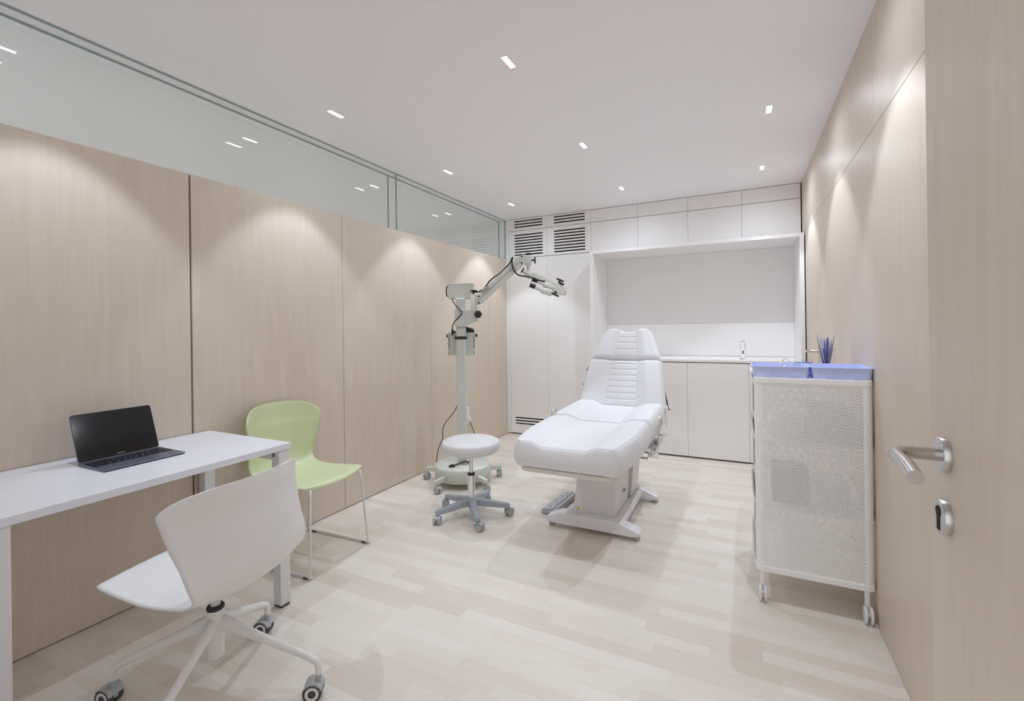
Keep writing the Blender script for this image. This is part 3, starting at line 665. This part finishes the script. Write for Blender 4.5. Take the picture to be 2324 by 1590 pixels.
# ================================================================== TREATMENT CHAIR
BX, BY = -.875, 3.12
t = thing('treatment_chair', (BX, BY, 0), 0, 'white padded electric treatment chair with raised back in the room centre', 'treatment chair')
def cushion(name, wfun, L, thick, T, bol=.02, s0=.42, ribs=(), ribw=.36, notch=0, endr=.045, endb=None, cross=None, NS=150, NT=120, bot=.45, piping=True):
    """padded section: local x across, y along, z up; grooves and bolsters modelled as relief"""
    vt, vb = [], []; TT = T
    sm_ = lambda e0, e1, x: (lambda q: q * q * (3 - 2 * q))(min(max((x - e0) / (e1 - e0), 0), 1))
    for j in range(NT + 1):
        tj = .5 - .5 * math.cos(PI * j / NT); tj = .6 * tj + .4 * j / NT
        yy = tj * L; W_ = wfun(tj)
        de = min(yy, L - yy); inset = 0
        eb = endb if endb and yy < L / 2 else endr
        if de < eb: inset = eb - math.sqrt(max(eb ** 2 - (eb - de) ** 2, 0))
        Wc = W_ - inset
        for i in range(NS + 1):
            q = -1 + 2 * i / NS; s_ = .55 * math.sin(q * PI / 2) + .45 * q
            x = s_ * Wc; dx = Wc - abs(x); a = abs(s_)
            er = .035
            e1 = 1 - (1 - min(dx / er, 1)) ** 2; e2 = 1 - (1 - min(de / er, 1)) ** 2
            e = math.sqrt(max(e1, 0)) * math.sqrt(max(e2, 0))
            h = thick * (1 - bot) + bol * sm_(s0 * .9, s0 + .28, a) * (1 - .25 * sm_(.85, 1, a))
            g = 0
            g += .004 * math.exp(-((x / W_ - s0) * W_ / .0045) ** 2) + .004 * math.exp(-((x / W_ + s0) * W_ / .0045) ** 2)
            for rt_ in ribs:
                if a < s0: g += .005 * math.exp(-((tj - rt_) * L / .0055) ** 2) * sm_(s0, s0 - .03, a) 
            if cross:
                for ct in cross: g += .004 * math.exp(-((tj - ct) * L / .004) ** 2) * sm_(s0 - .02, s0 + .02, a)
            gp = .003 * (math.exp(-((dx - .026) / .003) ** 2) if de > .026 else 0) + .003 * (math.exp(-((de - .026) / .003) ** 2) if dx > .026 else 0)
            ydrop = notch * sm_(.5, 1, tj) * (math.cos(PI * min(a * 1.25, 1)) + 1) / 2
            cr = -.006 * (2 * tj - 1) ** 4
            vt.append(T @ Vector((x, yy - ydrop, (h + cr - g - gp) * e)))
            vb.append(T @ Vector((x, yy - ydrop, -thick * bot * (e ** .8))))
    n = NS + 1; N_ = (NT + 1) * n
    ft = [(j * n + i, j * n + i + 1, (j + 1) * n + i + 1, (j + 1) * n + i) for j in range(NT) for i in range(NS)]
    fb = [tuple(reversed([k + N_ for k in f])) for f in ft]
    g = MB(); g.keep = True; g.add(vt + vb, ft + fb, True)
    bm = bmesh.new(); me = bpy.data.meshes.new(name); me.from_pydata([tuple(v) for v in g.v], [], g.f)
    bm.from_mesh(me); bmesh.ops.remove_doubles(bm, verts=bm.verts[:], dist=.0002); bmesh.ops.recalc_face_normals(bm, faces=bm.faces[:])
    for f in bm.faces: f.smooth = True
    bm.to_mesh(me); bm.free(); me.materials.append(M['leather'])
    o = bpy.data.objects.new(name, me); COL.objects.link(o); o.parent = t
    if piping:      # sewn edge following the rim of the top face
        jj = [j for j in range(NT + 1) if .022 < (.6 * (.5 - .5 * math.cos(PI * j / NT)) + .4 * j / NT) * L < L - .022]
        ii = [i for i in range(NS + 1) if (lambda q: abs(.55 * math.sin(q * PI / 2) + .45 * q))(-1 + 2 * i / NS) < 1 - .024 / wfun(.1)]
        up_ = TT.to_3x3() @ Vector((0, 0, .0008))
        loop = [vt[jj[-1 - k] * n + ii[0]] for k in range(0, len(jj), 2)] + [vt[jj[0] * n + i] for i in ii[::2]] + [vt[j * n + ii[-1]] for j in jj[::2]]
        MB().tube([Vector(p) + up_ for p in loop], .0014, 6).build('piping', M['piping'], o)
    return o
lin = lambda a, b: (lambda q: a + (b - a) * q)
# leg section, slightly falling to the front
TL = Matrix.Translation((0, 2.325 - BY, .553)) @ Matrix.Rotation(R(1.2), 4, 'X')
cushion('leg_cushion', lambda q: .305 + .045 * min(q / .45, 1) ** .8, .735, .13, TL, bol=.026, s0=.40, endr=.07)
TS = Matrix.Translation((0, 3.045 - BY, .570)) @ Matrix.Rotation(R(1.5), 4, 'X')
cushion('seat_cushion', lambda q: .352 - .006 * q, .60, .13, TS, bol=.032, s0=.38, endr=.05, ribs=(.03,))
BA = 60
BO = Vector((0, 3.655 - BY, .60))
TBk = Matrix.Translation(BO) @ Matrix.Rotation(R(BA), 4, 'X')
LB, LH = .435, .305
cushion('back_cushion', lin(.352, .292), LB, .12, TBk, bol=.022, s0=.36, ribs=[.06 + .118 * k for k in range(8)], endr=.018, piping=False)
cushion('head_cushion', lin(.292, .195), LH, .12, TBk @ Matrix.Translation((0, LB - .006, 0)), bol=.013, s0=.33, ribs=[.10, .30, .50, .70], notch=.030, endr=.085, endb=.016, piping=False)
# boards under the pads
MB().prism(rrect(.56, .68, .07, cy=.362), -.086, -.060, TL, 'z', .006).build('leg_board', M['board'], t)
MB().prism(rrect(.64, .58, .03, cy=.30), -.080, -.060, TS, 'z', .003).build('seat_board', M['board'], t)
MB().prism([(-.31, .02), (.31, .02), (.26, LB - .02), (.17, LB + LH - .05), (-.17, LB + LH - .05), (-.26, LB - .02)], -.075, -.056, TBk, 'z', .003).build('back_board', M['board'], t)
# column shrouds
cx = .055
sh = MB()
def frus(b, x0, x1, y0, y1, z0, X0, X1, Y0, Y1, z1):
    b.add([(x0, y0, z0), (x1, y0, z0), (x1, y1, z0), (x0, y1, z0), (X0, Y0, z1), (X1, Y0, z1), (X1, Y1, z1), (X0, Y1, z1)],
          [(0, 3, 2, 1), (4, 5, 6, 7), (0, 1, 5, 4), (1, 2, 6, 5), (2, 3, 7, 6), (3, 0, 4, 7)])
frus(sh, -.045, .155, -.305, .05, .092, -.075, .168, -.325, .07, .33); frus(sh, -.075, .168, -.325, .07, .3301, -.07, .150, -.29, .02, .475)
so = sh.build('lift_shroud', M['bedplastic'], t); b_ = so.modifiers.new('b', 'BEVEL'); b_.width = .006; b_.segments = 3
s2 = MB(); frus(s2, -.06, .17, .10, .30, .10, -.06, .20, .08, .32, .40); frus(s2, -.06, .20, .08, .32, .4001, -.05, .10, .10, .30, .50)
so = s2.build('rear_shroud', M['bedplastic'], t); b_ = so.modifiers.new('b', 'BEVEL'); b_.width = .006; b_.segments = 3
MB().box(.1705, .172, -.13, -.07, .20, .212).build('brand_plate', M['dark'], so)
frm = MB(); frm.box(-.22, -.18, -.55, .50, .455, .492); frm.box(.18, .22, -.55, .50, .455, .492); frm.box(-.22, .22, -.20, -.14, .44, .47); frm.box(-.22, .22, .2, .26, .44, .48); frm.build('tilt_frame', M['deskmetal'], t)
MB().cyl((0.02, -.10, .46), (.02, .06, .48), .02).box(-.20, -.06, -.33, -.28, .435, .455).build('actuator', M['castorgrey'], t)
# H-shaped base
def cross(y, nm):
    c = MB(); pf = [(-.275, .030), (-.275, .058), (-.185, .098), (.195, .098), (.315, .055), (.315, .030), (.26, .024), (-.21, .024)]
    c.prism(pf, y - .045, y + .045, None, 'y', .008); return c.build(nm, M['bedbase'], t)
fbar = cross(-.325, 'base_crossbar'); cross(.325, 'base_crossbar')
for x0, x1 in ((.145, .205), (-.145, -.085)):
    MB().box(x0, x1, -.28, .28, .040, .090, bev=.008).build('base_rail', M['bedbase'], t)
MB().prism([(-.135, .09), (-.03, .09), (-.03, .34), (-.082, .34), (-.100, .20), (-.112, .125)], -.302, .0, None, 'y', .004).build('base_cover', M['bedbase'], t)
for x in (-.250, .29):
    for y in (-.325, .325): MB().lathe([(.019, 0), (.022, .004), (.022, .020), (.016, .026)], 24, Matrix.Translation((x, y, 0))).build('levelling_foot', M['castorgrey'], t)
wn = MB(); wn.prism([(-.012, 0), (.012, 0), (0, .021)], 0, .001, Matrix.Translation((-.081, -.3035, .112)), 'y'); ws = wn.build('warning_sign', M['yellow'], t)
ws['label'] = 'small yellow warning triangle'
MB().box(-.0012, .0012, -.0009, 0, .006, .013, Matrix.Translation((-.081, -.3035, .112))).box(-.0012, .0012, -.0009, 0, .0025, .0045, Matrix.Translation((-.081, -.3035, .112))).build('exclamation_mark', M['dark'], ws)
# gas spring and lever at the back, accessory clamps
MB().cyl((.305, .68, .822), (.340, .68, .625), .003).cyl((.326, .68, .70), (.340, .68, .62), .0055).cyl((.29, .68, .613), (.357, .68, .613), .004).build('gas_strut', M['rubber'], t)
MB().box(.345, .351, .50, .59, .50, .66, bev=.002).build('hinge_plate', M['white'], t)
def clamp(sx):
    c = MB(); x = sx * .365
    c.tube([(x, .02, .50), (x + sx * .01, .02, .64), (x + sx * .012, .025, .665), (x + sx * .012, .05, .675), (x + sx * .012, .085, .672), (x + sx * .012, .095, .655), (x + sx * .012, .095, .61)], .008, 14, smooth=4)
    c.tube([(x + sx * .01, -.16, .47), (x + sx * .01, -.10, .49), (x + sx * .01, .20, .52)], .010, 14)
    c.cyl((x - sx * .03, -.16, .47), (x + sx * .03, -.16, .47), .016, n=18, bev=.003)
    c.cyl((x - sx * .03, .06, .508), (x + sx * .045, .06, .508), .010, n=18, bev=.003); c.cyl((x - sx * .03, .20, .52), (x + sx * .045, .20, .52), .011, n=18, bev=.003)
    c.box(min(x, x - sx * .05), max(x, x - sx * .05), -.12, .18, .485, .497)
    return smooth_angle(c.build('accessory_clamp', M['chrome'], t))
clamp(1); clamp(-1)
MB().cyl((-.30, .70, .93), (-.33, .72, .90), .010).cyl((-.30, .62, .80), (-.335, .63, .79), .012).build('side_knob', M['castorgrey'], t)
MB().tube([(.20, -.12, .47), (.27, -.14, .44), (.33, -.15, .445)], .007, 10).build('release_lever', M['castorgrey'], t)
# foot control
t = thing('foot_control', (-1.188, 3.10, 0), R(-3), 'flat grey four-key foot control on the floor left of the treatment chair', 'foot control')
MB().prism([(-.056, .004), (-.056, .020), (-.045, .028), (.030, .040), (.052, .040), (.052, .004)], -.19, .19, None, 'y', .003).build('body', M['pedal'], t)
for k in range(4):
    y = -.142 + k * .0945
    p_ = MB().prism([(-.054, .0215), (-.043, .0300), (.029, .0415), (.029, .0460), (-.046, .0335), (-.054, .027)], y - .043, y + .043, None, 'y', .0012).build('pedal_key', M['pedal'], t)
    MB().box(-.006, .006, y - .005, y + .005, .0418, .0428).build('arrow_mark', M['dark'], p_)
for x in (-.05, .05):
    for y in (-.17, .17): MB().cyl((x, y, 0), (x, y, .006), .008, n=12).build('pad', M['rubber'], t)
# ================================================================== TROLLEY
TX, TY = .265, 2.705       # centre
CW, CD = .2245, .295
t = thing('trolley', (TX, TY, 0), 0, 'white perforated steel trolley on castors against the right maple wall', 'trolley')
ZB0, ZB1, ZT0, ZT1 = .140, .166, 1.006, 1.032
MB().prism(rrect(2 * CW, 2 * CD, .03), ZT0, ZT1, None, 'z', .003).build('top', M['cart'], t)
MB().prism(rrect(2 * CW, 2 * CD, .03), ZB0, ZB1, None, 'z', .003).build('bottom_shelf', M['cart'], t)
for sx in (-1, 1):
    for sy in (-1, 1):
        P = [(sx * (CW - .030 + .028 * math.cos(a)), sy * (CD - .030 + .028 * math.sin(a))) for a in [R(90 * k / 8) for k in range(9)]]
        Q = [(sx * (CW - .030 + .024 * math.cos(a)), sy * (CD - .030 + .024 * math.sin(a))) for a in [R(90 * k / 8) for k in range(8, -1, -1)]]
        P = [(sx * (CW - .042), sy * (CD - .002))] [:0] + P
        MB().prism(P + Q, ZB1, ZT0, None, 'z').build('post', M['cart'], t)
def perforated(x0, x1, z0, z1, y, par, edge=0.004, pitch=.0083, hr=.0021, nh=6):
    """sheet with round holes in a triangular grid, border left solid"""
    rp = pitch * math.sqrt(3) / 2; g = MB(); g.keep = True; vs = []; fs = []
    nc = int((x1 - x0 - 2 * edge) / pitch) - 1; nr = int((z1 - z0 - 2 * edge) / rp)
    ox = (x0 + x1) / 2 - (nc + .5) * pitch / 2; oz = (z0 + z1) / 2 - (nr - 1) * rp / 2
    R_ = pitch / math.sqrt(3)
    for yy in (y, y + .0012):
        for r_ in range(nr):
            cs = ox - pitch / 2 if r_ % 2 else ox + (nc + 1) * pitch      # plain cell closing the row
            o_ = len(vs); cz = oz + r_ * rp
            for k in range(6): a = R(30 + 60 * k); vs.append((cs + R_ * math.cos(a), yy, cz + R_ * math.sin(a)))
            fs.append(tuple(range(o_, o_ + 6)))
            for c_ in range(nc + 1):
                cx_ = ox + c_ * pitch + (pitch / 2 if r_ % 2 else 0); cz = oz + r_ * rp; o_ = len(vs)
                for k in range(6): a = R(30 + 60 * k); vs.append((cx_ + R_ * math.cos(a), yy, cz + R_ * math.sin(a)))
                for k in range(6): a = R(30 + 60 * k); vs.append((cx_ + hr * math.cos(a) * 1.06, yy, cz + hr * math.sin(a) * 1.06))
                for k in range(6):
                    q = (o_ + k, o_ + (k + 1) % 6, o_ + 6 + (k + 1) % 6, o_ + 6 + k); fs.append(q)
    g.add(vs, fs)
    xa, xb = ox - pitch * .5, ox + (nc + 1) * pitch; za, zb_ = oz - R_, oz + (nr - 1) * rp + R_
    y -= .0003; g.box(x0, xa + .0001, y, y + .0018, z0, z1); g.box(xb - .0001, x1, y, y + .0018, z0, z1); g.box(xa, xb, y, y + .0018, z0, za + .00245); g.box(xa, xb, y, y + .0018, zb_ - .00245, z1)
    return g.build('perforated_panel', M['cart'], par)
perforated(-CW + .030, CW - .030, ZB1, ZT0, -CD + .003, t); perforated(-CW + .030, CW - .030, ZB1, ZT0, CD - .005, t)
SHZ = (.43, .735)
for z in SHZ:
    s_ = MB(); s_.box(-CW + .006, CW - .006, -CD + .010, CD - .010, z, z + .003); s_.box(-CW + .006, -CW + .009, -CD + .03, CD - .03, z, z + .05); s_.box(CW - .009, CW - .006, -CD + .03, CD - .03, z, z + .05)
    s_.build('shelf', M['cart'], t)
tb = MB()   # lipped open side
for z in (.14, .43, .735, .985):
    tb.prism([(-CW - .004, z + .05), (-CW - .010, z + .052), (-CW + .002, z), (-CW + .006, z)], -CD + .04, CD - .04, None, 'y')
tb.build('shelf_lip', M['cart'], t)
for sx in (-1, 1):
    for sy in (-1, 1):
        x, y = sx * (CW - .028), sy * (CD - .028)
        c = MB(); c.cyl((x, y, .07), (x, y, .1399), .0105, n=18); cc = c.build('castor', M['cart'], t)
        T = Matrix.Translation((x, y + .012 * -1, .0365)) @ Matrix.Rotation(PI / 2, 4, 'Y')
        for s_ in (-1, 1):
            wv = MB(); Tq = Matrix.Translation((s_ * .0105, 0, 0)) @ T
            wv.lathe([(.012, -.005), (.033, -.005), (.0365, -.002), (.0365, .002), (.033, .005), (.012, .005)], 32, Tq); wv.build('wheel', M['white'], cc)
        MB().cyl((x - .012, y - .012, .0365), (x + .012, y - .012, .0365), .010, n=16).cyl((x, y - .004, .036), (x, y, .075), .008, n=12).build('axle', M['white'], cc)
# things kept inside the trolley
def inside(name, mb, m_, z, label, cat):
    o = mb.build(name, m_, None, (TX, TY, z)); return tag(o, label, cat)
inside('storage_box', MB().box(.0, .17, -.22, .02, .001, .15, bev=.006), M['castorgrey'], SHZ[1] + .003, 'dark storage box on the upper shelf inside the trolley', 'box')
inside('wipe_packet', MB().box(-.16, -.03, -.20, .05, .001, .09, bev=.012), M['white'], SHZ[1] + .003, 'white packet left of the dark box on the upper trolley shelf', 'packet')
inside('instrument_case', MB().box(-.15, .0, -.20, -.05, .001, .17, bev=.01), M['blackplastic'], SHZ[0] + .003, 'black case on the middle shelf inside the trolley', 'case')
inside('blue_box', MB().box(.004, .15, -.22, -.02, .001, .12, bev=.004), M['tray'], SHZ[0] + .003, 'blue box next to the black case inside the trolley', 'box')
# ---- trays on the trolley top
def tray(loc, label, rz=0, sc=1):
    t = thing('tray', loc, rz, label, 'tray', 'lavender plastic trays on the trolley')
    W_, D_, Hh = .119 * sc, .13, .050
    def ring(w_, d_, z, r_): return [(x, y, z) for x, y in rrect(2 * w_, 2 * d_, r_, 5)]
    prof = [(-.012, 0, .018), (-.0105, .004, .020), (-.001, Hh - .003, .024), (.0045, Hh - .002, .026), (.0045, Hh, .026), (-.0035, Hh, .022), (-.012, .006, .018), (-.014, .003, .016)]
    vs, fs = [], []; n = 24
    for q, z, r_ in prof: vs += ring(W_ + q * .6 - .0045, D_ + q * .6 - .0045, z, r_)
    for j in range(len(prof) - 1):
        for i in range(n): k = (i + 1) % n; fs.append((j * n + i, j * n + k, (j + 1) * n + k, (j + 1) * n + i))
    b = MB(); b.add(vs, fs, True); b.add(vs[:n], [tuple(range(n))]); b.add(vs[-n:], [tuple(range(n - 1, -1, -1))])
    o = b.build('tray_body', M['tray'], t); smooth_angle(o, 50)
    r_ = MB()
    for x in (-.045, .0):       # arched ribs moulded into the front
        P = [(x + .013 * math.cos(a), -D_ + .0055 - .0045, .022 + .013 * math.sin(a)) for a in [R(180 * k / 10) for k in range(11)]]
        P = [(x + .013, -D_ + .0105 - .004, .004)] + P + [(x - .013, -D_ + .0105 - .004, .004)]
        r_.tube(P, .0014, 6)
    r_.tube([(.035, -D_ + .0065, .004), (.036, -D_ + .0038, .017), (.042, -D_ + .0032, .021), (.085, -D_ + .0030, .022)], .0014, 6)
    r_.build('moulded_rib', M['tray'], t)
    return t
tray((TX - .116, TY - .150, ZT1 + .0005), 'left lavender tray on the trolley, holding the forceps')
tray((TX + .118, TY - .155, ZT1 + .0005), 'right lavender tray on the trolley, next to the maple wall', sc=.98)
bt = MB(); bt.prism(rrect(.32, .20, .02), 0, .004, None, 'z'); bt.prism(rrect(.32, .20, .02), .004, .012, None, 'z', .001)
o = bt.build('instrument_tray', M['blue'], None, (TX + .03, TY + .12, ZT1 + .0005)); tag(o, 'flat deep blue tray behind the two lavender trays on the trolley', 'tray')
# forceps
t = thing('forceps', (TX - .09, TY - .12, ZT1 + .008), R(18), 'steel bayonet forceps resting across the left lavender tray', 'forceps')
MB().tube([(-.075, -.02, .002), (-.03, -.01, .035), (.005, 0, .068), (.02, .0, .060), (.045, .01, .040), (.075, .01, .038)], [(.004, .0016), (.005, .0018), (.006, .002), (.005, .002), (.004, .002), (.002, .0015)], 8, smooth=3).tube([(-.02, .03, .006), (.02, .02, .040), (.033, .012, .055)], [(.004, .0015), (.005, .0018), (.004, .0015)], 8, smooth=3).build('forceps_arm', M['chrome'], t)
MB().cyl((.045, 0, .040), (.075, .012, .036), .005, n=12).build('hinge', M['chrome'], t)
# glass jar with instruments
JX, JYY = TX + .115, TY + .13; JZ = ZT1 + .013
t = thing('instrument_jar', (JX, JYY, JZ), 0, 'clear glass jar standing on the blue tray on the trolley', 'jar')
MB().lathe([(.034, 0), (.038, .003), (.0395, .105), (.0365, .105), (.035, .006), (.001, .005)], 40, None, False).build('glass_body', M['jarglass'], t)
for i in range(26):
    a = i * 2.39996; q = math.sqrt((i + .5) / 26); ln = random.uniform(.125, .175) + (.02 if i % 3 == 0 else 0)
    lo_ = Vector((q * .013 * math.cos(a), q * .013 * math.sin(a), .007)); hi = Vector((q * .050 * math.cos(a), q * .050 * math.sin(a), ln))
    rad = q * .013 + (q * .037) * (.105 - .007) / (ln - .007)
    if rad > .031: hi = lo_ + Vector(((hi - lo_).x * .66, (hi - lo_).y * .66, (hi - lo_).z))
    k_ = (1 if i < 9 else (0 if i % 2 else 2))
    mb = MB()
    if k_ == 0: mb.tube([lo_, lo_ + (hi - lo_) * .6, hi], [.0016, .0024, .0006], 7)
    elif k_ == 1: mb.tube([lo_, lo_ + (hi - lo_) * .66, lo_ + (hi - lo_) * .68, hi], [.0024, .0036, .0020, .0016], 7)
    else: mb.tube([lo_, lo_ + (hi - lo_) * .93, hi], [.0015, .0012, .0032], 7)
    o = mb.build('dental_probe' if k_ == 0 else ('swab_stick' if k_ == 1 else 'ear_speculum_rod'), [M['bristle'], M['blue'], M['chrome']][k_], None, (JX, JYY, JZ))
    tag(o, ['slim pointed grey metal probe standing in the glass jar', 'blue handled instrument standing in the glass jar', 'thin chrome rod with rounded tip standing in the glass jar'][k_], 'instrument', ['grey probes in the glass jar', 'blue instruments in the glass jar', 'chrome rods in the glass jar'][k_])
t = thing('glass_dish', (TX + .015, TY + .13, JZ), 0, 'low clear glass dish with blue contents left of the jar', 'dish')
MB().lathe([(.036, 0), (.040, .003), (.041, .046), (.038, .046), (.036, .005), (.001, .004)], 36, None, False).build('glass_body', M['jarglass'], t)
MB().lathe([(.001, .0055), (.034, .006), (.0355, .030), (.001, .031)], 30, None, False).build('contents', M['blue'], t)
# ================================================================== FOREGROUND DOOR
DXF = .268
d1 = MB().box(DXF, DXF + .04, .10, .968, .006, 2.085, bev=.001, seg=1).build('door_1', M['wood_r']); struct(d1, 'open maple door leaf at the right edge with steel lever', 'door')
lever(d1, -1, Matrix.Translation((DXF, .902, 1.081)))
T = Matrix.Translation((DXF, .902, .988)) @ Matrix.Rotation(-PI / 2, 4, 'Y')
es = MB().lathe([(.0, 0), (.026, 0), (.026, .0085), (.0248, .010), (.0, .010)], 40, T, False).build('key_escutcheon', M['steel'], d1); smooth_angle(es)
ky = MB(); Tk = Matrix.Translation((DXF - .0103, .902, .988))
ky.lathe([(.0085, -.0004), (.0085, .0006)], 24, Tk @ Matrix.Translation((0, 0, .008)) @ Matrix.Rotation(-PI / 2, 4, 'Y')); ky.box(-.0005, .0003, -.005, .005, -.019, .006, Tk); ky.build('keyhole', M['black'], d1)
